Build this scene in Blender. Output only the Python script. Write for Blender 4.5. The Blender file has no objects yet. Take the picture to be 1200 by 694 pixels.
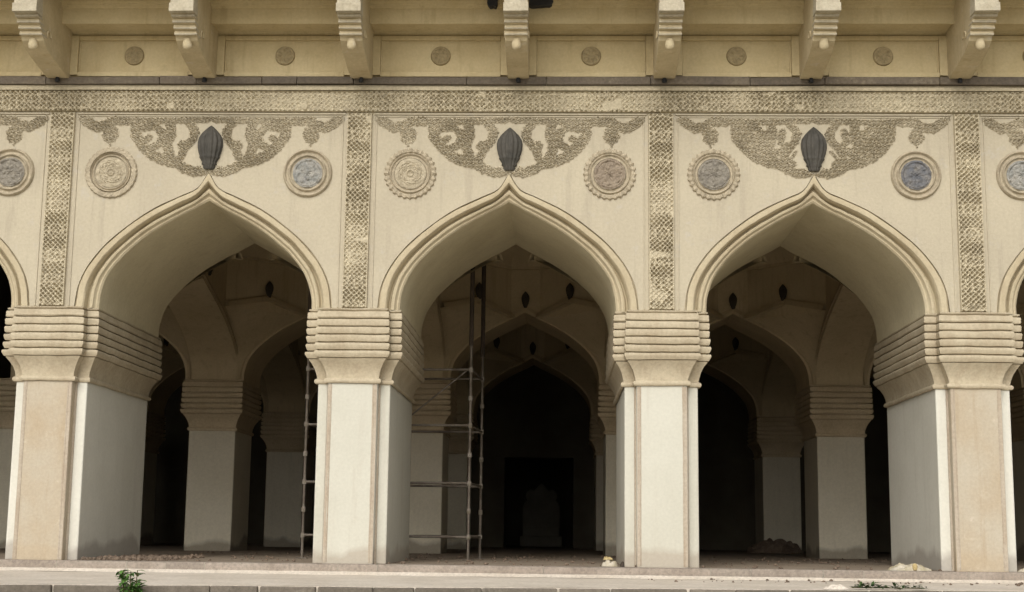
import bpy, math, random
import numpy as np
from mathutils import Matrix, Vector, noise
R = math.radians
S = bpy.context.scene
C = S.collection
random.seed(7); rng = np.random.default_rng(7)

# ---------------------------------------------------------------- camera, sky, sun, exposure
F_PX, PITCH, YAW, ROLL = 1700.3, 0.161, 0.035, 0.012
CAM = Vector((0.709, -18.65, 0.427))
cam = bpy.data.cameras.new('camera'); cam_o = bpy.data.objects.new('camera', cam); C.objects.link(cam_o)
cam.sensor_width = 36.0; cam.lens = 36.0*F_PX/1200.0; cam.clip_start = .1; cam.clip_end = 2000
_r = Vector((math.cos(YAW), math.sin(YAW), 0)); _h = Vector((-math.sin(YAW), math.cos(YAW), 0)); _z = Vector((0, 0, 1))
_f = _h*math.cos(PITCH) + _z*math.sin(PITCH); _u = -_h*math.sin(PITCH) + _z*math.cos(PITCH)
_r2 = _r*math.cos(ROLL) + _u*math.sin(ROLL); _u2 = -_r*math.sin(ROLL) + _u*math.cos(ROLL)
M = Matrix((( _r2.x, _u2.x, -_f.x, CAM.x), (_r2.y, _u2.y, -_f.y, CAM.y), (_r2.z, _u2.z, -_f.z, CAM.z), (0, 0, 0, 1)))
cam_o.matrix_world = M
S.camera = cam_o

SUN_EL, SUN_AZ = R(36), R(-10)          # azimuth measured from straight in front of the facade, towards the left
w = bpy.data.worlds.new('World'); S.world = w; w.use_nodes = True
nt = w.node_tree; nt.nodes.clear()
sky = nt.nodes.new('ShaderNodeTexSky'); sky.sky_type = 'NISHITA'; sky.sun_disc = False
sky.sun_elevation = SUN_EL; sky.sun_rotation = R(180) + SUN_AZ*-1; sky.dust_density = 4.0; sky.air_density = 1.4
hs = nt.nodes.new('ShaderNodeHueSaturation'); hs.inputs['Saturation'].default_value = .25
bg = nt.nodes.new('ShaderNodeBackground'); bg.inputs['Strength'].default_value = .15
ow = nt.nodes.new('ShaderNodeOutputWorld')
nt.links.new(sky.outputs[0], hs.inputs['Color']); nt.links.new(hs.outputs[0], bg.inputs[0]); nt.links.new(bg.outputs[0], ow.inputs[0])
sun = bpy.data.lights.new('sun', 'SUN'); sun.energy = .85; sun.angle = R(40); sun.color = (1, .97, .9)
sun_o = bpy.data.objects.new('sun', sun); C.objects.link(sun_o)
sd = Vector((math.sin(SUN_AZ)*math.cos(SUN_EL), -math.cos(SUN_AZ)*math.cos(SUN_EL), math.sin(SUN_EL)))
sun_o.rotation_euler = sd.to_track_quat('Z', 'Y').to_euler()
S.view_settings.view_transform = 'Standard'; S.view_settings.look = 'None'
S.view_settings.exposure = 0.25; S.view_settings.gamma = 1.0
S.view_settings.use_curve_mapping = False

# ---------------------------------------------------------------- materials
def mat(name, col, col2=None, scale=1.2, streak=0.0, streak_col=(.16, .12, .08), grain=.12, bump=.25, rough=.9,
        foot=0.0, foot_col=(.24, .21, .18), island=0.0, spot=0.0, spot_col=(.1, .085, .06), bscale=38, metallic=0.0):
    m = bpy.data.materials.new(name); m.use_nodes = True; t = m.node_tree; N = t.nodes; L = t.links
    bs = N['Principled BSDF']; bs.inputs['Roughness'].default_value = rough; bs.inputs['Metallic'].default_value = metallic
    bs.inputs['Specular IOR Level'].default_value = .25
    g = N.new('ShaderNodeNewGeometry')
    def noi(sc, det=6, stretch=None, ro=.6, off=0):
        mp = N.new('ShaderNodeMapping'); mp.inputs['Scale'].default_value = stretch or (1, 1, 1); mp.inputs['Location'].default_value = (off, off*.7, off*1.3)
        L.new(g.outputs['Position'], mp.inputs[0])
        n = N.new('ShaderNodeTexNoise'); n.inputs['Scale'].default_value = sc; n.inputs['Detail'].default_value = det; n.inputs['Roughness'].default_value = ro
        L.new(mp.outputs[0], n.inputs['Vector']); return n.outputs[0]
    def ramp(src, a, b, lo=0., hi=1.):
        r = N.new('ShaderNodeMapRange'); r.inputs[1].default_value = a; r.inputs[2].default_value = b; r.inputs[3].default_value = lo; r.inputs[4].default_value = hi
        r.clamp = True; L.new(src, r.inputs[0]); return r.outputs[0]
    def mix(fac, a, b, mode='MIX'):
        x = N.new('ShaderNodeMix'); x.data_type = 'RGBA'; x.blend_type = mode
        if isinstance(fac, float): x.inputs[0].default_value = fac
        else: L.new(fac, x.inputs[0])
        for i, v in ((6, a), (7, b)):
            if isinstance(v, tuple): x.inputs[i].default_value = (*v, 1)
            else: L.new(v, x.inputs[i])
        return x.outputs[2]
    c = mix(ramp(noi(scale, 7), .36, .64), tuple(col), tuple(col2 or [v*.85 for v in col]))
    if streak > 0:
        c = mix(ramp(noi(1.0, 6, (7, 7, .55), .65, 3), .54, .74, 0, streak), c, streak_col)
    if spot > 0:
        c = mix(ramp(noi(5.5, 8, None, .7, 11), .58, .72, 0, spot), c, spot_col)
    if foot > 0:
        sx = N.new('ShaderNodeSeparateXYZ'); L.new(g.outputs['Position'], sx.inputs[0])
        n1 = ramp(noi(1.3, 4, (1, 1, .5), .5, 5), .3, .7, -.10, .16)
        a = N.new('ShaderNodeMath'); a.operation = 'ADD'; L.new(sx.outputs[2], a.inputs[0]); L.new(n1, a.inputs[1])
        c = mix(ramp(a.outputs[0], .28, .18, 0, foot), c, foot_col)
    if island > 0:
        c = mix(ramp(g.outputs['Random Per Island'], 0, 1, 0, island), c, tuple(v*.45 for v in col), 'MIX')
    gr = N.new('ShaderNodeMix'); gr.data_type = 'RGBA'; gr.blend_type = 'MULTIPLY'; gr.inputs[0].default_value = 1
    gv = ramp(noi(26, 5, None, .7), .3, .7, 1-grain, 1+grain*.3)
    L.new(c, gr.inputs[6]); cb = N.new('ShaderNodeCombineColor')
    for i in range(3): L.new(gv, cb.inputs[i])
    L.new(cb.outputs[0], gr.inputs[7]); L.new(gr.outputs[2], bs.inputs['Base Color'])
    bp = N.new('ShaderNodeBump'); bp.inputs['Strength'].default_value = bump; bp.inputs['Distance'].default_value = .02
    s = N.new('ShaderNodeMath'); s.operation = 'MULTIPLY_ADD'; s.inputs[1].default_value = .35
    L.new(noi(bscale, 6), s.inputs[0]); L.new(noi(4, 5), s.inputs[2]); L.new(s.outputs[0], bp.inputs['Height'])
    L.new(bp.outputs[0], bs.inputs['Normal'])
    return m

PL = mat('cream_plaster', (0.475, 0.422, 0.315), (0.43, 0.38, 0.285), .9, .55, (.31, .27, .205), spot=.5, spot_col=(.45, .42, .375), bump=.4)
PL_ARCH = mat('arch_moulding_plaster', (0.49, 0.425, 0.295), (0.43, 0.36, 0.24), 1.4, .5, (.34, .27, .17), spot=.4, spot_col=(.30, .24, .16))
PL_CAP = mat('capital_plaster', (0.5, 0.435, 0.315), (0.42, 0.355, 0.25), 3.0, .5, (.36, .28, .19), spot=.55, spot_col=(.38, .31, .22), grain=.2)
PL_CARVE = mat('carved_plaster', (0.53, 0.465, 0.33), (0.46, 0.4, 0.285), 2.2, .2, (.3, .25, .18), grain=.3, spot=.4, spot_col=(.3, .25, .18))
PL_LACE = mat('weathered_lace_plaster', (0.49, 0.43, 0.315), (0.42, 0.365, 0.265), 4.0, grain=.35, spot=.5, spot_col=(.52, .46, .35))
WHITE = mat('whitewash', (0.545, 0.53, 0.455), (0.5, 0.485, 0.41), .8, .5, (.43, .39, .32), foot=.75, foot_col=(.38, .33, .265), grain=.08, spot=.3, spot_col=(.44, .40, .33), bump=.18)
OCHRE = mat('ochre_stained_plaster', (0.455, 0.405, 0.32), (0.42, 0.345, 0.245), 1.0, .8, (.36, .28, .185), foot=.45, foot_col=(.42, .33, .22), spot=.5, spot_col=(.62, .55, .44), bump=.2)
JOINT = mat('weathered_joint', (.40, .33, .25), (.45, .39, .31), 2.0, .5, (.30, .22, .14), spot=.5, spot_col=(.50, .46, .38), grain=.2)
SIDEW = mat('old_whitewash', (0.64, 0.625, 0.55), (0.58, 0.565, 0.49), .8, .3, (.45, .42, .36), foot=.75, foot_col=(.36, .325, .28), grain=.08, bump=.2)
SOFF = mat('soffit_plaster', (0.62, 0.56, 0.395), (0.53, 0.47, 0.32), .8, .3, (.36, .27, .17), bump=.25, spot=.2, spot_col=(.30, .26, .17))
INNER = mat('inner_brown_plaster', (0.61, 0.51, 0.34), (0.52, 0.43, 0.275), .9, .3, (.18, .12, .07), bump=.3)
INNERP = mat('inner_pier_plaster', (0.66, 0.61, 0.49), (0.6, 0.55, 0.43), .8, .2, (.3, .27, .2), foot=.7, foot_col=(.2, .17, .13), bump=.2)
DEEP = mat('dark_brown_plaster', (0.17, 0.15, 0.11), (0.12, 0.1, 0.075), .9, bump=.3)  # darker brown base colour for the back wall, enclosing walls and top slab
EAVE = mat('eave_plaster', (0.58, 0.49, 0.3), (0.5, 0.41, 0.235), 1.5, .45, (.30, .22, .11), spot=.4, spot_col=(.36, .29, .17))
BRK = mat('bracket_plaster', (0.54, 0.46, 0.3), (0.46, 0.385, 0.245), 3, .5, (.36, .26, .13), spot=.45, spot_col=(.62, .58, .5))
TIPM = mat('bracket_tip_plaster', (0.5, 0.45, 0.34), (0.42, 0.37, 0.27), 5, .3, spot=.6, spot_col=(.32, .29, .24), grain=.25)
LEDGE = mat('dark_basalt_ledge', (0.155, 0.13, 0.105), (0.215, 0.18, 0.135), 2.4, grain=.35, island=.5, spot=.85, spot_col=(.33, .28, .2))
BUD = mat('slate_bud_stone', (0.085, 0.078, 0.066), (0.055, 0.052, 0.044), 6, grain=.25, rough=.7, spot=.3, spot_col=(.15, .145, .13))
BUDIN = mat('inner_bud_stone', (.05, .042, .032), (.07, .06, .045), 6)
SLAB = mat('platform_stone', (0.378, 0.324, 0.27), (0.297, 0.248, 0.203), 1.6, grain=.35, island=.35, spot=.6, spot_col=(.20, .165, .13), bump=.5)
TERR = mat('terrace_lime_floor', (0.68, 0.61, 0.52), (0.58, 0.51, 0.42), 1.3, grain=.3, spot=.5, spot_col=(.26, .22, .18), bump=.5)
TWALL = mat('terrace_wall_stone', (0.21, 0.18, 0.145), (0.15, 0.13, 0.105), 1.8, .4, (.12, .1, .08), grain=.35, island=.5, spot=.5, spot_col=(.36, .32, .27), bump=.6)
FLOOR = mat('dusty_floor', (0.31, 0.255, 0.19), (0.23, 0.18, 0.135), 1.2, grain=.35, spot=.5, spot_col=(.12, .09, .065), bump=.6)
EARTH = mat('earth', (0.5, 0.44, 0.33), (0.42, 0.37, 0.27), .5, grain=.4, bump=.8, spot=.4, spot_col=(.08, .11, .03))
DIRT = mat('debris_dirt', (.22, .165, .12), (.13, .095, .07), 7, grain=.4, bump=.8, spot=.5, spot_col=(.34, .29, .23))
STEEL = mat('scaffold_steel', (0.19, 0.165, 0.135), (0.1, 0.08, 0.06), 5, grain=.3, rough=.6, bump=.1, metallic=.2, spot=.5, spot_col=(.42, .39, .34))
RUST = mat('rusty_dark_pole', (.04, .03, .022), (.065, .048, .035), 5)
STEELD = mat('coupler_steel', (0.28, 0.25, 0.215), (0.17, 0.14, 0.1), 12, grain=.3, rough=.6)
CLOTH = mat('soiled_cloth', (0.5, 0.45, 0.36), (0.38, 0.33, 0.22), 9, grain=.15, spot=.4, spot_col=(.33, .26, .13))
SACKY = mat('yellow_cloth', (.50, .40, .20), (.38, .29, .14), 12)
DARKC = mat('dark_rag', (.05, .04, .035), (.09, .07, .05), 12)
LEAF = mat('leaf_green', (.12, .24, .05), (.06, .14, .03), 14, grain=.2, rough=.6, bump=.05)
LEAFD = mat('leaf_dark_green', (.035, .075, .022), (.06, .10, .03), 14, grain=.2, rough=.6, bump=.05)
STEM = mat('stem', (.12, .1, .04), None, 8)
BLACK = mat('dark_box_paint', (.02, .022, .026), (.035, .036, .04), 8, rough=.6)
DISC = {}
for k, c1, c2, c3 in (('blue', (.125, .13, .145), (.20, .19, .18), (.30, .26, .2)), ('grey', (.27, .245, .20), (.20, .18, .15), (.36, .32, .25)),
                      ('bluegrey', (.26, .262, .245), (.34, .32, .28), (.19, .195, .20)), ('carved', (.45, .39, .28), (.38, .325, .23), (.30, .25, .18)),
                      ('brown', (.30, .245, .18), (.25, .20, .15), (.36, .3, .22))):
    DISC[k] = mat('disc_'+k, c1, c2, 9, grain=.3, spot=.7, spot_col=c3, rough=.7)
RIM = mat('medallion_rim_plaster', (.46, .395, .285), (.38, .325, .235), 6, grain=.3, spot=.3, spot_col=(.3, .26, .2))

# ---------------------------------------------------------------- helpers
def tag(o, label=None, cat=None, group=None, kind=None):
    if label: o['label'] = label
    if cat: o['category'] = cat
    if group: o['group'] = group
    if kind: o['kind'] = kind
    return o
def empty(name, loc=(0, 0, 0), parent=None):
    o = bpy.data.objects.new(name, None); C.objects.link(o); o.location = loc; o.parent = parent; return o
def copy_tree(o, parent=None, loc=None, rot=None):
    kids = [k for k in o.children]
    c = o.copy(); C.objects.link(c); c.parent = parent if parent is not None else o.parent
    if loc is not None: c.location = loc
    if rot is not None: c.rotation_euler = rot
    for k in kids: copy_tree(k, c)
    return c
class MB:
    def __init__(s): s.v = []; s.f = []
    def add(s, vs, fs):
        n = len(s.v); s.v += [tuple(map(float, p)) for p in vs]; s.f += [tuple(i+n for i in f) for f in fs]; return s
    def grid(s, P):                                     # P[i][j] -> point
        P = np.asarray(P, float); a, b = P.shape[:2]
        return s.add(P.reshape(-1, 3).tolist(), [(i*b+j, i*b+j+1, (i+1)*b+j+1, (i+1)*b+j) for i in range(a-1) for j in range(b-1)])
    def box(s, x0, x1, y0, y1, z0, z1):
        return s.add([(x0,y0,z0),(x1,y0,z0),(x1,y1,z0),(x0,y1,z0),(x0,y0,z1),(x1,y0,z1),(x1,y1,z1),(x0,y1,z1)],
                     [(0,3,2,1),(4,5,6,7),(0,1,5,4),(1,2,6,5),(2,3,7,6),(3,0,4,7)])
    def tube(s, a, b, r, n=10, r2=None):
        a, b = Vector(a), Vector(b); d = (b-a).normalized(); q = d.to_track_quat('Z', 'Y'); r2 = r if r2 is None else r2; vs = []
        for p, rr in ((a, r), (b, r2)):
            for k in range(n):
                t = 2*math.pi*k/n; vs.append(p + q @ Vector((rr*math.cos(t), rr*math.sin(t), 0)))
        return s.add(vs, [(k, (k+1) % n, n+(k+1) % n, n+k) for k in range(n)] + [tuple(range(n))[::-1], tuple(range(n, 2*n))])
    def lathe(s, prof, n=24, c=(0, 0, 0), ribs=0, amp=0, sy=1.0):
        vs = []
        for r, z in prof:
            for k in range(n):
                t = 2*math.pi*k/n; q = r*(1+amp*math.cos(ribs*t)) if ribs else r
                vs.append((c[0]+q*math.cos(t), c[1]+sy*q*math.sin(t), c[2]+z))
        m = len(prof)
        return s.add(vs, [(i*n+k, i*n+(k+1) % n, (i+1)*n+(k+1) % n, (i+1)*n+k) for i in range(m-1) for k in range(n)])
    def build(s, name, m, parent=None, smooth=0, bevel=0, jit=0, loc=None):
        me = bpy.data.meshes.new(name)
        v = s.v
        if jit:
            v = [tuple(Vector(p) + noise.noise_vector(Vector(p)*3.1)*jit + noise.noise_vector(Vector(p)*11)*jit*.5) for p in v]
        me.from_pydata(v, [], s.f); me.update()
        if smooth:
            for p in me.polygons: p.use_smooth = True
            me.set_sharp_from_angle(angle=R(smooth))
        me.materials.append(m)
        o = bpy.data.objects.new(name, me); C.objects.link(o); o.parent = parent
        if loc is not None: o.location = loc
        if bevel:
            b = o.modifiers.new('bevel', 'BEVEL'); b.width = bevel; b.segments = 2; b.limit_method = 'ANGLE'
        return o

def offset_poly(P, d):                                  # P is CCW, positive d grows it
    n = len(P); out = []
    for i in range(n):
        a, b, c = np.array(P[i-1]), np.array(P[i]), np.array(P[(i+1) % n])
        e1 = (b-a)/np.linalg.norm(b-a); e2 = (c-b)/np.linalg.norm(c-b)
        n1 = np.array([e1[1], -e1[0]]); n2 = np.array([e2[1], -e2[0]])
        out.append(b + d*(n1+n2)/(1+n1@n2))
    return out
def densify(P, step):
    out = []; n = len(P)
    for i in range(n):
        a, b = P[i], P[(i+1) % n]; k = max(1, int(np.linalg.norm(b-a)/step))
        out += [(i, j/k) for j in range(k)]
    return out
def sweep(mb, poly, prof, step=.12):
    par = densify([np.array(p) for p in poly], step); rows = []
    for d, z in prof:
        Q = offset_poly(poly, d); n = len(Q)
        rows.append([(*(Q[i]*(1-t)+Q[(i+1) % n]*t), z) for i, t in par])
    rows = [r+[r[0]] for r in rows]
    mb.grid(rows); return mb

# arch curves, from measurements of the photo (x from the axis, z above the springing)
def spline(pts, n):
    P = np.array(pts, float); Q = np.vstack([2*P[0]-P[1], P, 2*P[-1]-P[-2]]); out = []
    for i in range(1, len(Q)-2):
        for t in np.linspace(0, 1, 24, endpoint=False):
            a, b, c, d = Q[i-1], Q[i], Q[i+1], Q[i+2]
            out.append(.5*((2*b)+(c-a)*t+(2*a-5*b+4*c-d)*t*t+(3*b-a-3*c+d)*t**3))
    out.append(P[-1]); out = np.array(out)
    s = np.r_[0, np.cumsum(np.linalg.norm(np.diff(out, axis=0), axis=1))]; u = np.linspace(0, s[-1], n)
    return np.c_[np.interp(u, s, out[:, 0]), np.interp(u, s, out[:, 1])]
NH = 40
CAPZ = 3.27
IN_H = spline([(1.415, 0), (1.40, .20), (1.315, .46), (1.11, .73), (.815, .99), (.51, 1.19), (.20, 1.355), (0, 1.47)], NH)
OUT_H = spline([(1.706, 0), (1.665, .30), (1.545, .575), (1.315, .87), (1.0, 1.14), (.70, 1.345), (.36, 1.51), (.14, 1.62), (0, 1.845)], NH)
def full(h): return np.vstack([h*[-1, 1], (h[::-1])[1:]])
INC, OUTC = full(IN_H), full(OUT_H)

D1, D2, D3 = 3.0, 9.1, 16.6
D2B, D3B, D4 = D2+1.5, D3+1.5, 21.5
ROOF = 7.05
BAYS = [-8, -4, 0, 4, 8]
PIERS = [-10, -6, -2, 2, 6, 10]

# ---------------------------------------------------------------- setting
g = MB(); g.box(-300, 300, -300, 300, -1.5, -1.1); tag(g.build('ground', EARTH), kind='structure')
f = MB(); f.grid([[(x, y, 0.0) for x in np.linspace(-12.4, 12.4, 2)] for y in (.06, 26)]); tag(f.build('floor', FLOOR), kind='structure')
# terrace in front with its crooked edge
def edge_y(x): return -3.60 + .158*x + .05*math.sin(x*1.7) + .03*math.sin(x*4.1+1)
xs = np.linspace(-14, 14, 120)
t = MB(); t.grid([[(x, edge_y(x)+(.0-edge_y(x))*k/14., -.135 + .006*noise.noise(Vector((x*.8, k*.5, 0)))) for x in xs] for k in range(15)])
t.grid([[(x, edge_y(x)+.002, z) for x in xs] for z in (-1.15, -.135)])
tag(t.build('terrace', TERR, smooth=40), kind='structure')

B = empty('tomb_building')
tag(B, 'cream plastered arcaded gallery of an old tomb with pointed arches on wide piers', 'building')

# stone edging of the terrace (dark coursed blocks) and platform course
tw = MB(); x = -13.5
while x < 13.5:
    L_ = random.uniform(.35, .95)
    for zz0, zz1 in ((-.42, -.142), (-.74, -.43), (-1.12, -.75)):
        o_ = random.uniform(-.012, .012) ; xa, xb = x+random.uniform(-.02, .02), x+L_-.012
        ya, yb = edge_y(xa)-.04+o_, edge_y(xb)-.04+o_
        tw.add([(xa,ya,zz0),(xb,yb,zz0),(xb,yb+.3,zz0),(xa,ya+.3,zz0),(xa,ya,zz1),(xb,yb,zz1),(xb,yb+.3,zz1),(xa,ya+.3,zz1)],
               [(0,3,2,1),(4,5,6,7),(0,1,5,4),(1,2,6,5),(2,3,7,6),(3,0,4,7)])
    x += L_
tag(tw.build('terrace_kerb', TWALL, bevel=.012, jit=.006), kind='structure')
pc = MB(); x = -12.6
while x < 12.6:
    L_ = min(random.choice([.5, .9, 1.3, 1.7, 2.1]), 12.7-x); o_ = random.uniform(-.01, .012)
    n = max(2, int(L_/.15)); sx = np.linspace(x, x+L_-.008, n)
    prof = [(.10, -.001), (-.055+o_, -.001), (-.07+o_, -.012), (-.072+o_, -.05), (-.068+o_, -.135)]
    pc.grid([[(a, y + .006*noise.noise(Vector((a*5, z*9, 1))), z+.005*noise.noise(Vector((a*4, y*3, 7)))) for a in sx] for y, z in prof[::-1]])
    x += L_
pc.build('platform_course', SLAB, B, smooth=40)
lp = MB(); x = -12.6
while x < 12.6:                                          # broken lime fillet at the foot of the course
    a = np.linspace(x, x+2.1, 22)
    lp.grid([[(q, -.07-d*(1+.5*noise.noise(Vector((q*2.3, 3, d*9)))), z) for q in a] for d, z in ((.09, -.134), (.05, -.118), (0.0, -.095))])
    x += 2.1
lp.build('lime_fillet', TERR, B, smooth=50)

# ---------------------------------------------------------------- front piers
CAP_PROF = [(.0, 2.30), (.022, 2.305), (.034, 2.322), (.034, 2.345), (.022, 2.362), (.004, 2.368), (.004, 2.385), (.012, 2.43), (.035, 2.50), (.07, 2.565), (.10, 2.605), (.108, 2.62)]
z = 2.625
for k in range(6):
    pr = .156 - .004*k; h = .103
    CAP_PROF += [(.090, z), (.128, z+.006), (.136, z+.022), (pr-.006, z+.046), (pr-.002, z+.066), (pr-.008, z+.084), (.128, z+.089), (.090, z+.094)]
    z += h
CAP_PROF += [(.10, z), (.115, z+.008), (.12, z+.022), (.10, z+.032), (.0, z+.036)]
CAPTOP = z+.036
def footprint(y0, y1, hw, pil=None, dep=.15):
    if pil is None: return [(-hw, y0), (hw, y0), (hw, y1), (-hw, y1)]
    return [(-pil, y0), (pil, y0), (pil, y0+dep), (hw, y0+dep), (hw, y1), (-hw, y1), (-hw, y0+dep), (-pil, y0+dep)]
capm = MB(); sweep(capm, footprint(.03, D1-.02, .485, .335), CAP_PROF, .1)
cap_src = None
for px in PIERS:
    ochre = px in (-6, 6, -10, 10)
    s = MB(); s.box(-.475, .475, .18, D1, -.01, 2.32)
    pier = s.build('pier', WHITE if not ochre else SIDEW, B, bevel=.018); pier.location = (px, 0, 0)
    if ochre: pier['label'] = 'pier with ochre stained pilaster and whitewashed cheeks'
    p = MB(); p.box(-.325, .325, .035, .20, -.01, 2.315)
    p.build('pilaster', OCHRE if ochre else WHITE, pier, bevel=.016)
    # the brown weathered joint beads that run up both sides of the pilaster
    j = MB()
    for sx_ in (-1, 1):
        j.tube((sx_*.328, .17, 0), (sx_*.328, .17, 2.31), .022, 6)
        j.tube((sx_*.275, .036, .02), (sx_*.275, .036, 2.3), .009, 6)
        for a_, b_ in ((.285, .318),) if sx_ < 0 else ((.262, .318),):
            q_ = MB(); zz = np.linspace(.01, 2.29, 30)
            j.grid([[(sx_*(a_+.010*noise.noise(Vector((z_*2.5, px, 1)))), .0325, z_), (sx_*b_, .0325, z_)][::sx_] for z_ in zz])
    j.build('joint_bead', JOINT, pier, smooth=40)
    c = MB(); c.v = list(capm.v); c.f = list(capm.f)
    c.v = [tuple(Vector(q) + noise.noise_vector(Vector((q[0]+px, q[1], q[2]))*4)*.007 + noise.noise_vector(Vector((q[0]+px, q[1], q[2]))*16)*.004) for q in c.v]
    c.build('capital', PL_CAP, pier, smooth=38)

# ---------------------------------------------------------------- facade: walls, arch mouldings, soffits
PROF = [(0, .012), (.0, .03), (.05, .034), (.07, .006), (.09, -.008), (.22, -.012), (.36, -.006), (.42, .012), (.455, .06), (.49, .105), (.54, .112), (.58, .09), (.61, .060), (.68, .048), (.76, .056), (.80, .085), (.86, .10), (.92, .098), (1.0, .12)]
for bx in BAYS:
    s = MB()
    n = len(OUTC); rows = []
    for zi in np.linspace(0, 1, 8):
        rows.append([(bx+x, 0, (CAPZ+zz)*(1-zi)+ROOF*zi) for x, zz in OUTC])
    s.grid(rows)
    for a, b in ((-2, -1.706), (1.706, 2)): s.grid([[(bx+a, 0, zz), (bx+b, 0, zz)] for zz in (CAPZ-.05, ROOF)])
    s.build('spandrel_wall', PL, B)
    a = MB(); P = []
    for t_, y in PROF:
        P.append([(bx + x, y, CAPZ + zz) for x, zz in (OUTC*(1-t_) + INC*t_)])
    a.grid(P); a.build('arch_moulding', PL_ARCH, B, smooth=32, jit=.008)
    sf = MB()
    ys = np.linspace(.12, D1, 14)
    sf.grid([[(bx+x*(1-.004*math.sin(y*3)), y, CAPZ+zz) for x, zz in INC] for y in ys])
    for sg in (-1, 1): sf.grid([[(bx+sg*1.415, y, zz) for y in ys] for zz in (CAPZ-.03, CAPZ)])
    sf.build('arch_soffit', SOFF, B, smooth=50, jit=.006)

# ---------------------------------------------------------------- carved relief (true geometry height fields)
def smooth01(x): x = np.clip(x, 0, 1); return x*x*(3-2*x)
def vnoise(X, Z, s, seed=0):
    r = np.random.default_rng(seed); G = r.random((64, 64)); x = X*s; z = Z*s
    i = np.floor(x).astype(int); j = np.floor(z).astype(int); fx = x-i; fz = z-j; fx = fx*fx*(3-2*fx); fz = fz*fz*(3-2*fz)
    g_ = lambda a, b: G[a % 64, b % 64]
    return (g_(i, j)*(1-fx)+g_(i+1, j)*fx)*(1-fz)+(g_(i, j+1)*(1-fx)+g_(i+1, j+1)*fx)*fz
def lattice(X, Z, p=.065, big=.33):
    """interlaced strapwork: two diagonal line families woven over and under, opened into rosettes"""
    wx = .03*(vnoise(X+40, Z+40, 4.5, 21)-.5)+.012*(vnoise(X+40, Z+40, 17, 24)-.5); wz = .03*(vnoise(X+40, Z+40, 4.5, 22)-.5)+.012*(vnoise(X+40, Z+40, 17, 25)-.5); X = X+wx; Z = Z+wz
    u = (X+Z)/p; v = (X-Z)/p
    cu = np.abs(u-np.round(u)); cv = np.abs(v-np.round(v))
    a = smooth01(1.5-cu/.19); b = smooth01(1.5-cv/.19)
    par = (np.floor(u+.5)+np.floor(v+.5)) % 2
    h = np.maximum(a*(.88+.12*par), b*(1-.12*par))
    w_ = p*1.5
    c2 = smooth01(1-np.abs((X/w_)-np.round(X/w_))/.16)*.75
    sel = (np.cos(2*np.pi*Z/big) > -.2)
    d2 = smooth01(1-np.abs((Z/w_)-np.round(Z/w_))/.16)*.75
    h = np.where(sel, np.maximum(h*.92, np.minimum(c2+d2, .8)*.8), h)
    zc = Z-np.round(Z/big)*big; xc = X-np.round(X/big)*big
    rr = np.hypot(xc, zc); ring = smooth01(1-np.abs(rr-.085)/.014)
    return np.maximum(h, ring)
def relief(name, x0, x1, z0, z1, fn, depth, m, parent, res=.0075, y0=0.0, border=.02):
    nx = int((x1-x0)/res)+1; nz = int((z1-z0)/res)+1
    X, Z = np.meshgrid(np.linspace(x0, x1, nx), np.linspace(z0, z1, nz))
    h = fn(X, Z)
    wear = vnoise(X+50, Z+50, 2.3, 3); h = h*(.45+.6*smooth01(wear*1.5)) + .15*vnoise(X+50, Z+50, 45, 5); h = np.maximum(h, .8*smooth01((vnoise(X+30, Z+30, 5.5, 8)-.86)/.06))
    e = np.minimum(Z-z0, z1-Z) if x1-x0 > 1 else np.minimum(X-x0, x1-X)
    h = np.where(e < border, .85, h)
    Y = y0 - .006 - depth*h
    Y[0, :] = y0+.01; Y[-1, :] = y0+.01
    if x1-x0 < 1: Y[:, 0] = y0+.01; Y[:, -1] = y0+.01
    mb = MB(); mb.grid(np.stack([X, Y, Z], -1)); return mb.build(name, m, parent, smooth=70)
for px in PIERS[1:-1]:
    relief('carved_band', px-.168, px+.168, CAPTOP+.004, 5.915, lambda X, Z, p=px: lattice(X-p, Z), .050, PL_CARVE, B)
for bx in BAYS:
    relief('carved_frieze', bx-2, bx+2, 5.925, 6.215, lambda X, Z: lattice(X, Z-6.07, .066, .40), .050, PL_CARVE, B, border=.015)
fr = MB()
for x in np.arange(-12, 12, .5):
    for z0, z1, d in ((6.222, 6.262, .05), (6.268, 6.292, .03)):
        fr.box(x, x+.4985, -d-.004*random.random(), -.0005, z0, z1)
fr.build('frieze_moulding', PL_CARVE, B, jit=.004)
fl = MB()
for bx in BAYS:
    xs_ = 1.775
    for (a, b, c_, d, pr) in ((-xs_-.008, -xs_+.008, CAPTOP+.01, 5.87, .014), (xs_-.008, xs_+.008, CAPTOP+.01, 5.87, .014), (-xs_+.01, xs_-.01, 5.862, 5.878, .013), (-1.81, 1.81, 5.892, 5.912, .022)):
        fl.box(bx+a, bx+b, -pr, .004, c_, d)
fl.build('panel_bead', PL, B, bevel=.004)

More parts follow.
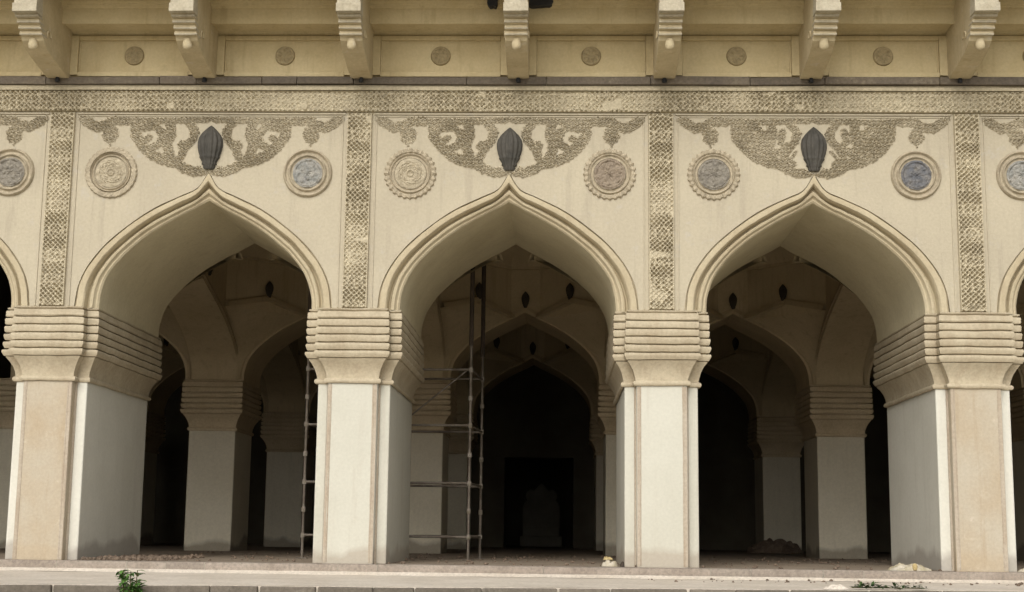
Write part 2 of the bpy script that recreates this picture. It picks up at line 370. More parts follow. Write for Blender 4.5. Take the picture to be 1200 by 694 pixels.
# hanging lace ornament over each arch, drawn with strokes in metres about the apex axis
K = 1/261.0   # crop pixels -> metres
def st(pts, r): return [(x*K, 5.865 - z_*K) for x, z_ in pts], r*K*(.92 if r < 30 else 1)
OPEN = [st([(-300, 14), (-200, 16), (-100, 14), (-20, 10)], 15), st([(-455, 0), (-435, 20), (-405, 38), (-370, 32), (-345, 14), (-300, 14)], 23),
        st([(-352, 20), (-352, 45)], 10), st([(-352, 62), (-352, 68)], 31), st([(-352, 80), (-352, 104)], 7),
        st([(-265, 25), (-262, 70), (-235, 106), (-198, 140), (-155, 158), (-115, 165)], 24), st([(-120, 160), (-90, 184), (-50, 198), (-18, 192)], 22),
        st([(-235, 40), (-195, 34), (-168, 62), (-175, 98), (-205, 112)], 18), st([(-215, 75), (-222, 80)], 16), st([(-145, 20), (-138, 62), (-152, 105), (-135, 150)], 22),
        st([(-80, 20), (-58, 48), (-62, 82), (-92, 118), (-108, 160)], 19), st([(-96, 100), (-100, 104)], 20), st([(-45, 10), (-20, 14), (0, 4)], 14), st([(-62, 80), (-50, 60)], 18), st([(-180, 60), (-150, 50)], 14)]
FULL = [(p_, r_*.95) for p_, r_ in OPEN] + [st([(-228, 62), (-190, 85)], 25), st([(-172, 118), (-120, 120)], 18), st([(-105, 50), (-112, 85)], 17), st([(-70, 165), (-90, 150)], 16), st([(-60, 120), (-75, 140)], 9)]
def lace(bx, strokes, both, seed):
    res = .0088; x0, x1, z0, z1 = -1.79, 1.79, 5.03, 5.885
    nx = int((x1-x0)/res)+1; nz = int((z1-z0)/res)+1
    X, Z = np.meshgrid(np.linspace(x0, x1, nx), np.linspace(z0, z1, nz)); sdm = np.full(X.shape, -9.)
    A = np.zeros(X.shape)
    for mir, ss in ((1, strokes), (-1, both)):
        for pts, r in ss:
            for (ax, az), (bx_, bz) in zip(pts[:-1], pts[1:]):
                ax_, bx2 = ax*mir, bx_*mir; dx, dz = bx2-ax_, bz-az; l2 = dx*dx+dz*dz+1e-9
                tt = np.clip(((X-ax_)*dx+(Z-az)*dz)/l2, 0, 1); d = np.hypot(X-ax_-tt*dx, Z-az-tt*dz)
                rr = r*(1+.10*np.sin(X*62+seed)*np.sin(Z*62)) if r > .03 else r
                q = (rr-d)/.012; A = np.where(q > sdm, d/r, A); sdm = np.maximum(sdm, q)
    sdm = np.where(Z > 5.872, -9, sdm)
    hh = smooth01(sdm/1.6)
    bud = ((X/.185)**2 + ((Z-5.44)/.33)**2) < 1; hh = np.where(bud, 0, hh)
    p_ = .056; zz_ = (Z+.012*np.sin(X*9+seed))/(p_*.87); xx_ = (X+.012*np.sin(Z*11+seed))/p_+.5*(np.round(zz_) % 2)
    rr_ = np.hypot(xx_-np.round(xx_), (zz_-np.round(zz_))*.87); pat = smooth01(1-np.abs(rr_-.30)/.17)+.5*(rr_ < .1)
    wear = .65+.5*vnoise(X+20, Z+20, 4, seed)
    H = hh*(.006+.038*pat*wear)
    mb = MB(); keep = hh > 0
    idx = -np.ones(X.shape, int); vs = []; fs = []
    cell = keep[:-1, :-1] | keep[1:, :-1] | keep[:-1, 1:] | keep[1:, 1:]
    for i, j in zip(*np.nonzero(cell)):
        q = []
        for a, b in ((i, j), (i, j+1), (i+1, j+1), (i+1, j)):
            if idx[a, b] < 0: idx[a, b] = len(vs); vs.append((bx+X[a, b], .004-H[a, b], Z[a, b]))
            q.append(int(idx[a, b]))
        fs.append(tuple(q))
    mb.add(vs, fs); return mb.build('lace_ornament', PL_LACE, B, smooth=70)
for i, bx in enumerate(BAYS):
    lace(bx, FULL if bx == 4 else OPEN, FULL if bx in (4,) else OPEN, 10+i)

# medallions
def medallion(x, z_, rim, disc, seed):
    r0 = .345 if rim != 'plain' else .33
    nr, na = 34, 128; rr = np.linspace(1, .55, nr); th = np.linspace(0, 2*math.pi, na+1)
    Rr, T = np.meshgrid(rr, th, indexing='ij')
    if rim == 'petal':
        scal = 1+.035*np.abs(np.sin(T*15))*(Rr > .85)
        h = .030*smooth01((1-Rr)/.04)*(.55+.45*np.abs(np.sin(T*15+1.2*(Rr-.8)*20)))*(Rr > .80) + .034*smooth01(1-np.abs(Rr-.765)/.035) + .024*smooth01(1-np.abs(Rr-.66)/.05) + .012
    elif rim == 'bead':
        scal = 1+.03*np.cos(T*28)*(Rr > .9)
        h = .034*smooth01((1-Rr)/.05)*(.4+.6*(.5+.5*np.cos(T*28)))*smooth01((Rr-.80)/.05) + .030*smooth01(1-np.abs(Rr-.75)/.05) + .008 + .016*smooth01(1-np.abs(Rr-.62)/.03)
    else:
        scal = 1; h = .038*smooth01(1-np.abs(Rr-.93)/.08) + .012 + .034*smooth01(1-np.abs(Rr-.72)/.07)
    h = h*(.8+.35*vnoise(Rr*np.cos(T)+3, Rr*np.sin(T)+3, 7, seed)); h[0] = -.006
    P = np.stack([x+r0*Rr*scal*np.cos(T), .002-h, z_+r0*Rr*scal*np.sin(T)], -1)
    mb = MB(); mb.grid(P[:, ::-1]); o = mb.build('medallion', RIM, B, smooth=50)
    rr = np.linspace(.60, 0, 26); Rr, T = np.meshgrid(rr, th, indexing='ij')
    if disc == 'carved':
        h = .008+.020*np.abs(np.sin(T*4+2.2*np.sin(Rr*22)))*smooth01(1-np.abs(Rr-.36)/.26)+.018*smooth01(1-np.abs(Rr-.12)/.04)+.012*vnoise(Rr*np.cos(T)+7, Rr*np.sin(T)+7, 6, seed)+.01*vnoise(Rr*np.cos(T)+3, Rr*np.sin(T)+3, 14, seed)
    else:
        h = .004+.020*vnoise(Rr*np.cos(T)+3, Rr*np.sin(T)+3, 9, seed)+.012*vnoise(Rr*np.cos(T)+3, Rr*np.sin(T)+3, 23, seed+1)+.010*smooth01(np.sin(T*6+seed)*np.sin(Rr*20)*1.5)+(.012*smooth01(1-np.abs(Rr-.52)/.04))
    P = np.stack([x+r0*Rr*np.cos(T), .0005-h, z_+r0*Rr*np.sin(T)], -1)
    mb = MB(); mb.grid(P[:, ::-1]); mb.build('disc', DISC[disc], o, smooth=50)
MD = {-8: (('plain', 'grey'), ('plain', 'grey')), -4: (('petal', 'carved'), ('plain', 'bluegrey')), 0: (('bead', 'carved'), ('bead', 'brown')),
      4: (('bead', 'grey'), ('plain', 'blue')), 8: (('plain', 'bluegrey'), ('bead', 'grey'))}
for bx, (l, r) in MD.items():
    medallion(bx-1.31, 5.09, l[0], l[1], int(bx+20)); medallion(bx+1.325, 5.09, r[0], r[1], int(bx+31))

# lotus buds of dark stone over the apexes
def bud_mesh(m, ribs=14):
    prof = [(.012, 0), (.055, .0), (.075, .03), (.070, .05), (.095, .07), (.088, .10), (.118, .15), (.128, .165), (.122, .18), (.140, .23), (.155, .31), (.157, .37), (.145, .43), (.112, .49), (.070, .54), (.032, .58), (.010, .60), (.002, .605)]
    mb = MB(); mb.lathe([(r_*1.02, z_) for r_, z_ in prof], 70, ribs=ribs, amp=.075, sy=.75); return mb
bud = bud_mesh(BUD).build('lotus_bud', BUD, B, smooth=60)
for i, bx in enumerate(BAYS):
    o = bud if i == 0 else copy_tree(bud)
    o.location = (bx, -.01, 5.135); o.scale = (1, 1, 1.0 if bx else .97); o.rotation_euler = (0, R(random.uniform(-1.5, 1.5)), 0)

BXS = [-12, -10.05, -8.1, -6.08, -4.09, -1.985, .108, 2.043, 3.972, 5.915, 7.9, 9.95, 12]
# ---------------------------------------------------------------- ledge, panels, brackets, eave
ld = MB(); x = -12.3
while x < 12.3:
    L_ = random.uniform(.45, 1.6); o_ = random.uniform(-.012, .012)
    ld.box(x, x+L_-.006, -.085+o_, -.001, 6.298, 6.405+random.uniform(-.008, .004)); x += L_
ld.build('basalt_ledge', LEDGE, B, bevel=.01, jit=.012)
pf = MB()
Z0, Z1 = 6.43, 6.93
for x, xn in zip(BXS[:-1], BXS[1:]):                     # raised framing round each panel between brackets
    pf.box(x-.17-.07, x+.17+.07, -.055, -.001, Z0+.0, Z1+.05)
    pf.box(x+.243, xn-.243, -.05, -.001, Z0-.02, Z0+.045); pf.box(x+.243, xn-.243, -.05, -.001, Z1-.01, Z1+.05)
    for a in (.243, xn-x-.263): pf.box(x+a, x+a+.02, -.022, -.001, Z0+.05, Z1-.015)
pf.build('eave_panel_frame', EAVE, B, bevel=.006)
pn = MB(); pn.grid([[(x, -.004, z_) for x in (-12.3, 12.3)] for z_ in (6.40, 7.03)]); pn.build('eave_wall', EAVE, B)
def rosette_mesh():
    nr, na = 16, 72; Rr, T = np.meshgrid(np.linspace(1, 0, nr), np.linspace(0, 2*math.pi, na+1), indexing='ij')
    h = .010+.016*np.abs(np.sin(T*4))*smooth01(1-np.abs(Rr-.55)/.35)+.014*smooth01(1-np.abs(Rr-.92)/.08); h[0] = -.004
    P = np.stack([.135*Rr*np.cos(T), -h, .135*Rr*np.sin(T)], -1)
    mb = MB(); mb.grid(P[:, ::-1]); return mb
ROSM = mat('rosette_plaster', (.38, .31, .18), (.32, .26, .15), 9, grain=.3, spot=.4, spot_col=(.40, .33, .2))
ros = rosette_mesh().build('rosette', ROSM, B, smooth=60)
for i, x in enumerate([(a_+b_)/2 for a_, b_ in zip(BXS[:-1], BXS[1:])]):
    o = ros if i == 0 else copy_tree(ros)
    o.location = (x, -.006, 6.71); o.rotation_euler = (0, random.random()*6, 0)
# soffit, beam and slab of the eave
sl = MB()
cv = [(-.004, 6.985), (-.03, 7.0), (-.05, 7.03), (-.06, 7.035), (-.44, 7.035)]
sl.grid([[(x, y, z_) for x in np.linspace(-12.3, 12.3, 60)] for y, z_ in cv]); sl.build('eave_soffit', EAVE, B, smooth=40)
bm_ = MB()
prof = [(-.44, 7.00), (-.46, 7.00), (-.462, 7.205), (-.48, 7.21), (-.49, 7.225), (-.52, 7.235), (-.53, 7.265), (-.55, 7.275), (-.555, 7.32), (-.60, 7.33)]
bm_.grid([[(x, y, z_) for x in np.linspace(-12.3, 12.3, 120)] for y, z_ in prof])
bm_.grid([[(x, y, z_) for x in (-12.3, 12.3)] for y, z_ in ((-.44, 7.034), (-.44, 7.00))])
bm_.build('eave_beam', EAVE, B, smooth=30, jit=.004)
es = MB(); es.box(-12.6, 12.6, -1.55, .4, 7.33, 7.46); es.build('eave_slab', BRK, B, bevel=.02)
pp = MB(); pp.box(-12.4, 12.4, -.3, .3, 7.461, 8.7); pp.build('parapet', PL, B, bevel=.02)
# bracket: side profile (distance out from the wall, height) given width
BP = [(0.0, 6.415), (.05, 6.375), (.16, 6.372), (.40, 6.40), (.65, 6.435), (.86, 6.47), (.99, 6.515), (1.07, 6.555), (1.10, 6.60), (1.155, 6.605), (1.165, 6.64), (1.15, 6.655),
      (1.205, 6.665), (1.22, 6.70), (1.205, 6.715), (1.255, 6.725), (1.275, 6.765), (1.26, 6.78), (1.33, 6.79), (1.335, 6.815)]
def extr(mb, P, hw):
    n = len(P); vs = [(-hw, -a, b) for a, b in P]+[(hw, -a, b) for a, b in P]
    mb.add(vs, [tuple(range(n))[::-1], tuple(range(n, 2*n))]+[(i, (i+1) % n, n+(i+1) % n, n+i) for i in range(n)]); return mb
bk = extr(MB(), BP+[(1.335, 7.329), (0, 7.329)], .142).build('bracket', BRK, B, bevel=.008)
kb = MB(); kb.lathe([(.0, -.06), (.03, -.056), (.054, -.034), (.06, 0), (.052, .03), (.045, .05), (.055, .065), (.03, .085), (0, .09)], 20)
kb.build('knob', BRK, bk, smooth=60, jit=.02).location = (0, -1.05, 6.505)
tb = MB(); tb.box(-.156, .156, -1.43, -1.2, 6.818, 6.93); tb.box(-.148, .148, -1.40, -1.2, 6.932, 7.05)
for k, (o_, z0, z1) in enumerate(((1.336, 6.783, 6.814), (1.272, 6.724, 6.752), (1.214, 6.664, 6.692), (1.160, 6.604, 6.632))): tb.box(-.1465, .1465, -o_, -o_+.18, z0, z1)
tb.build('tip_block', TIPM, bk, bevel=.006, jit=.006)
for sg in (-1, 1):                                       # curled leaf on each cheek
    pts = [(sg*.150, -.93+.085*(1-k/34)*math.cos(k/25*4.6), 6.66+.085*(1-k/34)*math.sin(k/25*4.6)) for k in range(26)]
    lf = MB(); lf.grid([[(x, y+.016*(1-k/40)*math.cos(t_), z_+.016*(1-k/40)*math.sin(t_)) if False else (x+sg*.014*math.cos(t_)*(1-k/40), -.93+(y+.93)*(1+.2*math.sin(t_)), 6.66+(z_-6.66)*(1+.2*math.sin(t_))) for t_ in np.linspace(0, 2*math.pi, 9)] for k, (x, y, z_) in enumerate(pts)])
    lf.build('scroll', BRK, bk, smooth=60)
rod = MB(); rod.lathe([(0, -.04), (.03, -.035), (.032, .0), (.02, .03), (0, .03)], 12); rod.build('black_stud', BLACK, bk, smooth=60).location = (0, -.11, 6.35)  # small black stud where the bracket foot has a dark hole
for i, x in enumerate(BXS):
    o = bk if i == 0 else copy_tree(bk)
    o.location = (x, 0, 0)
# patches of fallen plaster on the eave: bare dark stone with broken edges
for x0, x1, z0, z1 in ((.22, .56, 7.205, 7.33), (-.29, -.16, 7.20, 7.33), (-6.42, -6.22, 7.22, 7.33)):
    n = 22; ring = []
    for k in range(n):
        t_ = 2*math.pi*k/n; q = 1+.12*random.uniform(-1, 1); cx = math.copysign(min(1, abs(math.cos(t_))*1.25), math.cos(t_))*q; cz = math.copysign(min(1, abs(math.sin(t_))*1.25), math.sin(t_))*q
        ring.append(((x0+x1)/2+cx*(x1-x0)/2, (z0+z1)/2+cz*(z1-z0)/2))
    mb = MB(); vs = [(a, -.585, b) for a, b in ring]+[(a, -.44, b) for a, b in ring]
    mb.add(vs, [tuple(range(n))]+[(i, (i+1) % n, n+(i+1) % n, n+i) for i in range(n)]); mb.build('bare_stone_patch', BLACK, B)

# ---------------------------------------------------------------- inside: arch walls, piers, vaults
def arch_wall(c, half, w0, w1, bw, ztop, apex, axis='x', rib=True, m=INNER, ms=None, name='inner_arch'):
    """wall with an arched opening; c centre along its run, w0..w1 its thickness span, bw half width of the bay it fills"""
    mb = MB(); cur = INC*[half/1.415, (apex-CAPZ)/1.47] + [0, CAPZ]
    def P(u, w_, z_): return (c+u, w_, z_) if axis == 'x' else (w_, c+u, z_)
    for w_ in (w0, w1):
        mb.grid([[P(x, w_, z_) for x, z_ in cur], [P(x, w_, ztop) for x, z_ in cur]])
        for sg in (-1, 1): mb.grid([[P(sg*half, w_, CAPZ-.03), P(sg*bw, w_, CAPZ-.03)], [P(sg*half, w_, ztop), P(sg*bw, w_, ztop)]])
    ys = np.linspace(w0, w1, 6)
    mb.grid([[P(x, y, z_) for x, z_ in cur] for y in ys])
    for sg in (-1, 1): mb.grid([[P(sg*half, y, z_) for y in ys] for z_ in (CAPZ-.03, CAPZ)])
    o = mb.build(name, m, B, smooth=40, jit=.004)
    if rib:
        rb = MB(); o1 = INC*[(half+.05)/1.415, (apex+.06-CAPZ)/1.47]+[0, CAPZ]; o2 = INC*[(half+.11)/1.415, (apex+.125-CAPZ)/1.47]+[0, CAPZ]
        for w_, sg in ((w0, -1), (w1, 1)):
            q = w_+sg*.03
            rb.grid([[P(x, w_, z_) for x, z_ in o1], [P(x, q, z_) for x, z_ in o1], [P(x, q, z_) for x, z_ in o2], [P(x, w_, z_) for x, z_ in o2]])
        rb.build('rib', PL_RIB, o, smooth=40)
    return o
PL_RIB = mat('rib_plaster', (.50, .41, .27), (.43, .34, .22), 2)
VT = 5.45
def pier_inner(px, y0, y1, hw, m, mc):
    s = MB(); s.box(-hw, hw, y0, y1, -.01, 2.30); p = s.build('inner_pier', m, B, bevel=.02); p.location = (px, 0, 0)
    c = MB(); sweep(c, [(px-hw, y0), (px+hw, y0), (px+hw, y1), (px-hw, y1)], [(d*1.0, z_-.03) for d, z_ in CAP_PROF], .2)
    c.v = [(a-px, b, d) for a, b, d in c.v]; c.build('capital', mc, p, smooth=38, jit=.004)
CAPIN = mat('inner_capital_plaster', (0.58, 0.48, 0.33), (0.48, 0.39, 0.26), 2, grain=.2)
for px in PIERS:
    pier_inner(px, D2, D2B, .45, INNERP, CAPIN)
    pier_inner(px, D3, D3B, .45, INNERP, CAPIN)
for bx in BAYS:
    arch_wall(bx, 1.43, D2, D2B, 2, ROOF, 4.62, name='inner_arch')
    arch_wall(bx, 1.43, D3, D3B, 2, ROOF, 4.62, m=INNER, name='inner_arch')
    mb = MB(); cur = INC+[0, CAPZ]                       # rear face of the front arcade
    mb.grid([[(bx+x, D1, z_) for x, z_ in cur], [(bx+x, D1, ROOF) for x, z_ in cur]])
    for sg in (-1, 1): mb.grid([[(bx+sg*1.415, D1, CAPZ-.03), (bx+sg*2, D1, CAPZ-.03)], [(bx+sg*1.415, D1, ROOF), (bx+sg*2, D1, ROOF)]])
    mb.build('arcade_rear_wall', INNER, B)
for px in PIERS[1:-1]:
    for a, b in ((D1, D2), (D2B, D3)):
        arch_wall((a+b)/2, (b-a)/2-.02, px-.45, px+.45, (b-a)/2, ROOF, 4.72, axis='y', name='transverse_arch')
# squinches, drum and dome of every vaulted bay, with their small dark buds
small = bud_mesh(BUDIN).build('vault_bud', BUDIN, B, smooth=60); first = [True]
def vbud(x, y, z_, rot=0, s=.48):
    o = small if first[0] else copy_tree(small); first[0] = False
    o.location = (x, y, z_); o.scale = (s*.95, s, s*1.12); o.rotation_euler = (0, 0, rot)
HALF = IN_H*[1.43/1.415, (4.62-CAPZ)/1.47]+[0, CAPZ]
zs_ = np.linspace(CAPZ, 4.50, 14); CUTS = 1.55-np.interp(zs_, HALF[:, 1], HALF[:, 0])-.05
CUT = float(CUTS[-1])
for bx in BAYS:
    for a, b in ((D1, D2), (D2B, D3)):
        cy = (a+b)/2; hx, hy = 1.55, (b-a)/2; oct0 = []
        for sx_, sy_ in ((1, 1), (-1, 1), (-1, -1), (1, -1)):
            def AE(c_): return np.array([bx+sx_*(hx-c_), cy+sy_*hy]), np.array([bx+sx_*hx, cy+sy_*(hy-c_)])
            rows = []
            for c_, z_ in zip(CUTS, zs_):
                A_, E_ = AE(c_); rows.append([(*(A_*(1-t_)+E_*t_), z_) for t_ in np.linspace(0, 1, 7)])
            mb = MB(); mb.grid(rows)
            A_, E_ = AE(CUT); inw = np.array([-sx_, -sy_])*.06
            # little gabled head standing on the pendentive, its underside open and dark
            gab = [(0, 4.50), (.06, 4.51), (.5, 4.70), (.94, 4.51), (1, 4.50)]
            mb.grid([[(*(A_*(1-t_)+E_*t_+inw*k), z_) for t_, z_ in gab] for k in (0, 1.6)])
            mb.grid([[(*(A_*(1-t_)+E_*t_+inw*1.6), z_) for t_, z_ in gab], [(*(A_*(1-t_)+E_*t_+inw*1.0), z_+.10) for t_, z_ in gab], [(*(A_*(1-t_)+E_*t_), z_+.11) for t_, z_ in gab]])
            mb.grid([[(*(A_*(1-t_)+E_*t_), z_) for t_ in (0, 1)] for z_ in (4.50, VT)])
            mb.build('pendentive', INNER, B, smooth=40)
            mid = (A_+E_)/2+inw*1.0
            if sy_ > 0: vbud(mid[0], mid[1], 4.76, 0)
        vbud(bx, b-.02, 4.70)
        for sg in (-1, 1): vbud(bx+sg*1.53, cy+.4, 4.84, R(90))
        oc = []
        for sx_, sy_ in ((1, 1), (-1, 1), (-1, -1), (1, -1)):
            p1 = (bx+sx_*(hx-CUT), cy+sy_*hy); p2 = (bx+sx_*hx, cy+sy_*(hy-CUT))
            oc += [p2, p1] if sx_*sy_ > 0 else [p1, p2]
        oc = np.array(oc+[oc[0]]); ctr = np.array([bx, cy]); rows = []
        for k, (sc, z_) in enumerate(((1, VT), (.965, VT), (.965, VT+.05), (.90, 5.75), (.75, 6.1), (.5, 6.45), (.2, 6.7), (.001, 6.8))):
            rows.append([(*(ctr+(p-ctr)*sc), z_) for p in oc])
        mb = MB(); mb.grid(rows); mb.build('dome', INNER, B, smooth=30)
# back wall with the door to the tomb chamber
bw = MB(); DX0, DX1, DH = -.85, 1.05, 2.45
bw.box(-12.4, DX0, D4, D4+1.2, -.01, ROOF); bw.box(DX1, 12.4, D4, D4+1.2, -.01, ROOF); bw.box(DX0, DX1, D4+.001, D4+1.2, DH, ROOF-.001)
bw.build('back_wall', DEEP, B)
ch = MB(); ch.box(-12.4, 12.4, 29, 29.3, -.01, ROOF); ch.box(-12.7, -12.4, .3, 29.3, -.3, ROOF); ch.box(12.4, 12.7, .3, 29.3, -.3, ROOF)  # end walls added to block light, merged with the unseen chamber walls
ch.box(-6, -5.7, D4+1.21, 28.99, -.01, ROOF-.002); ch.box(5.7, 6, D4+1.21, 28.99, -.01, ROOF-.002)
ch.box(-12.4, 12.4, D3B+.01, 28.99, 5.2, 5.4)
ch.build('light_block_and_chamber_wall', DEEP, B)
rf = MB(); rf.box(-12.7, 12.7, .01, 29.3, ROOF+.001, 7.40); rf.build('light_block_roof', DEEP, B)  # unseen slab over the whole interior, put there to block light
cf = MB(); cf.box(-12.4, 12.4, 26, 29, -.1, .0); cf.build('chamber_floor', FLOOR, B)

# ---------------------------------------------------------------- cenotaph in the chamber
ce = empty('cenotaph', (.13, 24.6, 0)); tag(ce, 'pale lobed cenotaph standing in the dark chamber behind the middle arch', 'cenotaph')
CEN = mat('cenotaph_lime', (.30, .28, .23), (.24, .22, .18), 2)
m_ = MB(); m_.box(-.62, .62, 0, 2.2, 0, .3); m_.box(-.54, .54, .1, 2.1, .301, .55); m_.build('base', CEN, ce, bevel=.02)
pts = [(-.55, .551), (-.55, 1.15), (-.50, 1.28), (-.42, 1.36), (-.47, 1.47), (-.44, 1.60), (-.33, 1.68), (-.22, 1.64), (-.14, 1.72), (-.06, 1.82), (0, 1.86)]
pts = pts+[(-a, b) for a, b in pts[::-1][1:]]
n = len(pts); m_ = MB(); m_.add([(a, .3, b) for a, b in pts]+[(a, .65, b) for a, b in pts], [tuple(range(n)), tuple(range(n, 2*n))[::-1]]+[(i, n+i, n+(i+1) % n, (i+1) % n) for i in range(n)])
m_.build('headstone', CEN, ce)
m_ = MB(); m_.box(-.35, .35, .66, 1.9, .551, .9); m_.build('tomb_chest', CEN, ce, bevel=.03)

# ---------------------------------------------------------------- scaffolding
sc = empty('scaffolding', (-1.9, 3.6, 0)); tag(sc, 'steel pipe scaffolding tower with rungs standing inside the gallery behind the second pier', 'scaffold')
PX = {(-.66, 3.13): 0, (-.56, 4.5): 0, (-3.13, 3.13): 0, (-3.02, 4.5): 0}
def inl(p): return (p[0]+1.9, p[1]-3.6, p[2])
for (x, y) in PX:
    m_ = MB(); m_.tube(inl((x, y, .0)), inl((x, y, 3.4)), .021, 10); po = m_.build('pole', STEEL, sc, smooth=40)
    m_ = MB(); m_.tube(inl((x+.0, y, 3.2)), inl((x+random.uniform(-.02, .02), y, 5.2)), .036, 10); m_.build('upper_pole', RUST, sc, smooth=40, jit=.006)
    for z_ in (.34, .72, 1.13, 1.55, 1.99, 2.4, 2.83, 3.25):
        m_ = MB(); m_.tube(inl((x, y, z_-.035)), inl((x, y, z_+.035)), .034, 8); m_.build('coupler', STEELD, po, smooth=40)
    m_ = MB(); a = inl((x, y, .006)); m_.box(a[0]-.08, a[0]+.08, a[1]-.08, a[1]+.08, .002, .012); m_.build('base_plate', STEEL, po)
for z_ in (.34, 1.13, 1.99, 2.83):
    for (p, q) in (((-3.13, 3.13), (-.66, 3.13)), ((-3.02, 4.5), (-.56, 4.5)), ((-.66, 3.13), (-.56, 4.5)), ((-3.13, 3.13), (-3.02, 4.5))):
        m_ = MB(); e = random.uniform(-.01, .01); m_.tube(inl((*p, z_+e)), inl((*q, z_-e)), .018, 8); m_.build('ledger', STEEL, sc, smooth=40)
m_ = MB(); m_.tube(inl((-.68, 3.16, 2.86)), inl((-1.75, 3.3, 2.0)), .012, 8); m_.build('brace', STEEL, sc, smooth=40)

# ---------------------------------------------------------------- small things
def crumple(name, m, loc, size, seed, label, cat, n=26, amp=.5, fold=6):
    """a crumpled sheet: folded height field with its hem on the floor"""
    mb = MB(); P = []; r = np.random.default_rng(seed); ph = r.random(4)*6
    for i in range(n):
        row = []
        for j in range(n):
            u, v = i/(n-1)*2-1, j/(n-1)*2-1; q = max(0, 1-(abs(u)**2.4+abs(v)**2.4))
            nn = noise.noise(Vector((u*2.2+seed, v*2.2, seed))); n2 = noise.noise(Vector((u*fold+seed, v*fold*.8, 4)))
            h = (q**.5)*(.45+amp*nn) + .28*abs(n2)*(q**.3)
            du = .12*noise.noise(Vector((u*4, v*4, seed+9))); dv = .12*noise.noise(Vector((u*4, v*4, seed+19)))
            row.append((size[0]*(u+du)/2, size[1]*(v+dv)/2, max(.002, size[2]*h)))
        P.append(row)
    mb.grid(P); mb.grid([[(x, y, .001) for x, y, z_ in row] for row in P])
    o = mb.build(name, m, None, smooth=50); o.location = loc; tag(o, label, cat); return o
crumple('crumpled_cloth', CLOTH, (5.12, .18, .0), (.52, .3, .13), 3, 'crumpled cream cloth lying at the foot of the right ochre pier', 'cloth')
o = bpy.data.objects['crumpled_cloth']; crm = MB(); crm.lathe([(0, .0), (.03, .01), (.035, .06), (.02, .09), (0, .09)], 10); k_ = crm.build('stain_knot', SACKY, o, smooth=40); k_.location = (.04, -.13, .0)
crumple('crumpled_cloth', CLOTH, (6.72, .12, .0), (.5, .3, .12), 8, 'crumpled pale cloth right of the ochre pier at the photo edge', 'cloth')
sk = crumple('cloth_bag', CLOTH, (1.34, .35, .0), (.20, .2, .16), 12, 'small pale cloth bag with a yellow top left of the third pier', 'bag', n=18, amp=.3)
y_ = crumple('yellow_top', SACKY, (0, 0, 0), (.13, .12, .06), 15, None, None, n=14); y_.parent = sk; y_.location = (-.02, -.0, .085)
crumple('dark_rag', DARKC, (1.55, .32, .0), (.16, .2, .1), 19, 'small dark rag beside the pale bag at the third pier', 'rag', n=16)
# heap of earth against the third row pier
crumple('earth_heap', DIRT, (5.75, 16.2, 0), (1.3, .7, .5), 5, 'heap of earth against the dim inner pier behind the right arch', 'earth heap', n=30, amp=.3, fold=3)
def debris(name, x0, x1, y0, y1, n, smax, label):
    mb = MB(); ico = [(0, 0, 1), (.9, 0, .3), (.28, .85, .3), (-.72, .53, .3), (-.72, -.53, .3), (.28, -.85, .3), (.7, .5, -.5), (-.3, .8, -.5), (-.9, 0, -.5), (-.3, -.8, -.5), (.7, -.5, -.5)]
    fc = [(0, 1, 2), (0, 2, 3), (0, 3, 4), (0, 4, 5), (0, 5, 1), (1, 6, 2), (2, 6, 7), (2, 7, 3), (3, 7, 8), (3, 8, 4), (4, 8, 9), (4, 9, 5), (5, 9, 10), (5, 10, 1), (1, 10, 6), (6, 10, 9, 8, 7)]
    for k in range(n):
        s_ = smax*random.random()**2.2+.006; cx, cy = random.uniform(x0, x1), random.uniform(y0, y1); a = random.random()*6
        mb.add([(cx+s_*(x*math.cos(a)-y*math.sin(a))*random.uniform(.7, 1.3), cy+s_*(x*math.sin(a)+y*math.cos(a)), s_*.45+s_*.75*z_*random.uniform(.7, 1.2)) for x, y, z_ in ico], fc)
    return tag(mb.build(name, DIRT), label, 'debris', kind='stuff')
debris('debris', -5.5, 12, .05, D1+5, 900, .03, 'loose dirt and small stones scattered over the gallery floor')
debris('debris', -5.5, -4.4, .1, 2.8, 420, .045, 'dirt and broken plaster along the foot of the left ochre pier')
t2 = debris('pebbles', 1.5, 12, -1.2, -.15, 160, .022, 'small pebbles strewn on the terrace below the right arches'); t2.location.z = -.135

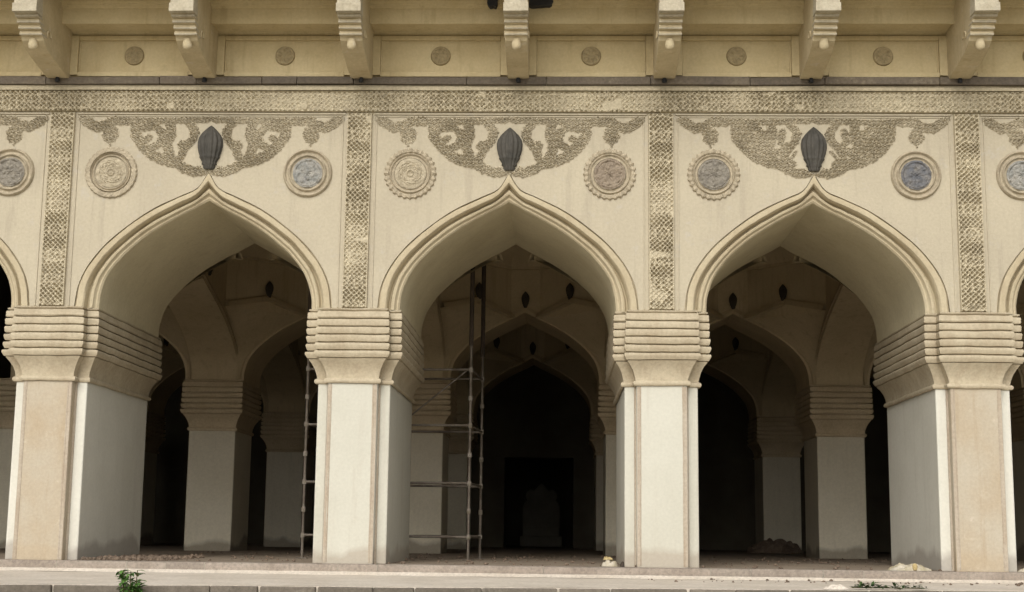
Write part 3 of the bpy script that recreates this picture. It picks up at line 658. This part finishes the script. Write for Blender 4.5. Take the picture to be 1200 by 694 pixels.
def leaf(mb, base, d, L_, W_, up=.3):
    d = Vector(d).normalized(); s_ = d.cross(Vector((0, 0, 1)))
    if s_.length < .1: s_ = Vector((1, 0, 0))
    s_.normalize(); nn = s_.cross(d); b = Vector(base); P = []
    for t_, w_ in ((0, .05), (.25, .7), (.5, 1), (.75, .7), (1, .03)):
        c_ = b+d*L_*t_ + nn*(-up*L_*t_*t_*.6); P.append([c_-s_*W_*w_/2+nn*W_*.15*w_, c_, c_+s_*W_*w_/2+nn*W_*.15*w_])
    mb.grid(P)
def plant(loc, h, r, n, label):
    o = empty('weed_plant', loc); tag(o, label, 'plant'); st_ = MB(); lv = MB()
    for k in range(9):
        a = random.random()*6.28; t_ = Vector((math.cos(a)*r*.6, math.sin(a)*r*.6, h*random.uniform(.8, 1.0))); st_.tube((0, 0, 0), t_*.6+Vector((0, 0, h*.3)), .007, 6, .004)
        top = t_*.6+Vector((0, 0, h*.3))
        for q in range(n):
            f_ = random.uniform(.72, 1.0); p = top*f_; b = random.random()*6.28
            leaf(lv, p, (math.cos(b), math.sin(b), random.uniform(-.2, .9)), random.uniform(.05, .10), random.uniform(.03, .05), .6)
    st_.build('stem', STEM, o, smooth=40); lv.build('leaf', LEAF, o, smooth=60)
plant((-3.47, edge_y(-3.47)-.24, -1.1), 1.26, .24, 30, 'bright green weed growing in front of the terrace edge at lower left')
fb = empty('leafy_sprig', (3.95, edge_y(3.95)+.14, -.135)); tag(fb, 'flattened dark green leafy sprig lying on the terrace edge before the right arch', 'sprig')
st_ = MB(); lv = MB(); st_.tube((-.15, 0, .02), (.62, .03, .02), .006, 6)
for k in range(90):
    x_ = -.12+.75*(random.random()**1.6); leaf(lv, (x_, random.uniform(-.03, .03), random.uniform(.01, .045)), (random.uniform(-.4, 1), random.uniform(-.8, .8), random.uniform(0, .35)), random.uniform(.05, .11)*(1.2-x_), .035, .4)
st_.build('stem', STEM, fb); lv.build('leaf', LEAFD, fb, smooth=60)
crumple('stone', TERR, (3.62, edge_y(3.62)+.12, -.135), (.26, .14, .07), 23, 'pale flat stone at the left end of the green sprig', 'stone', n=16)
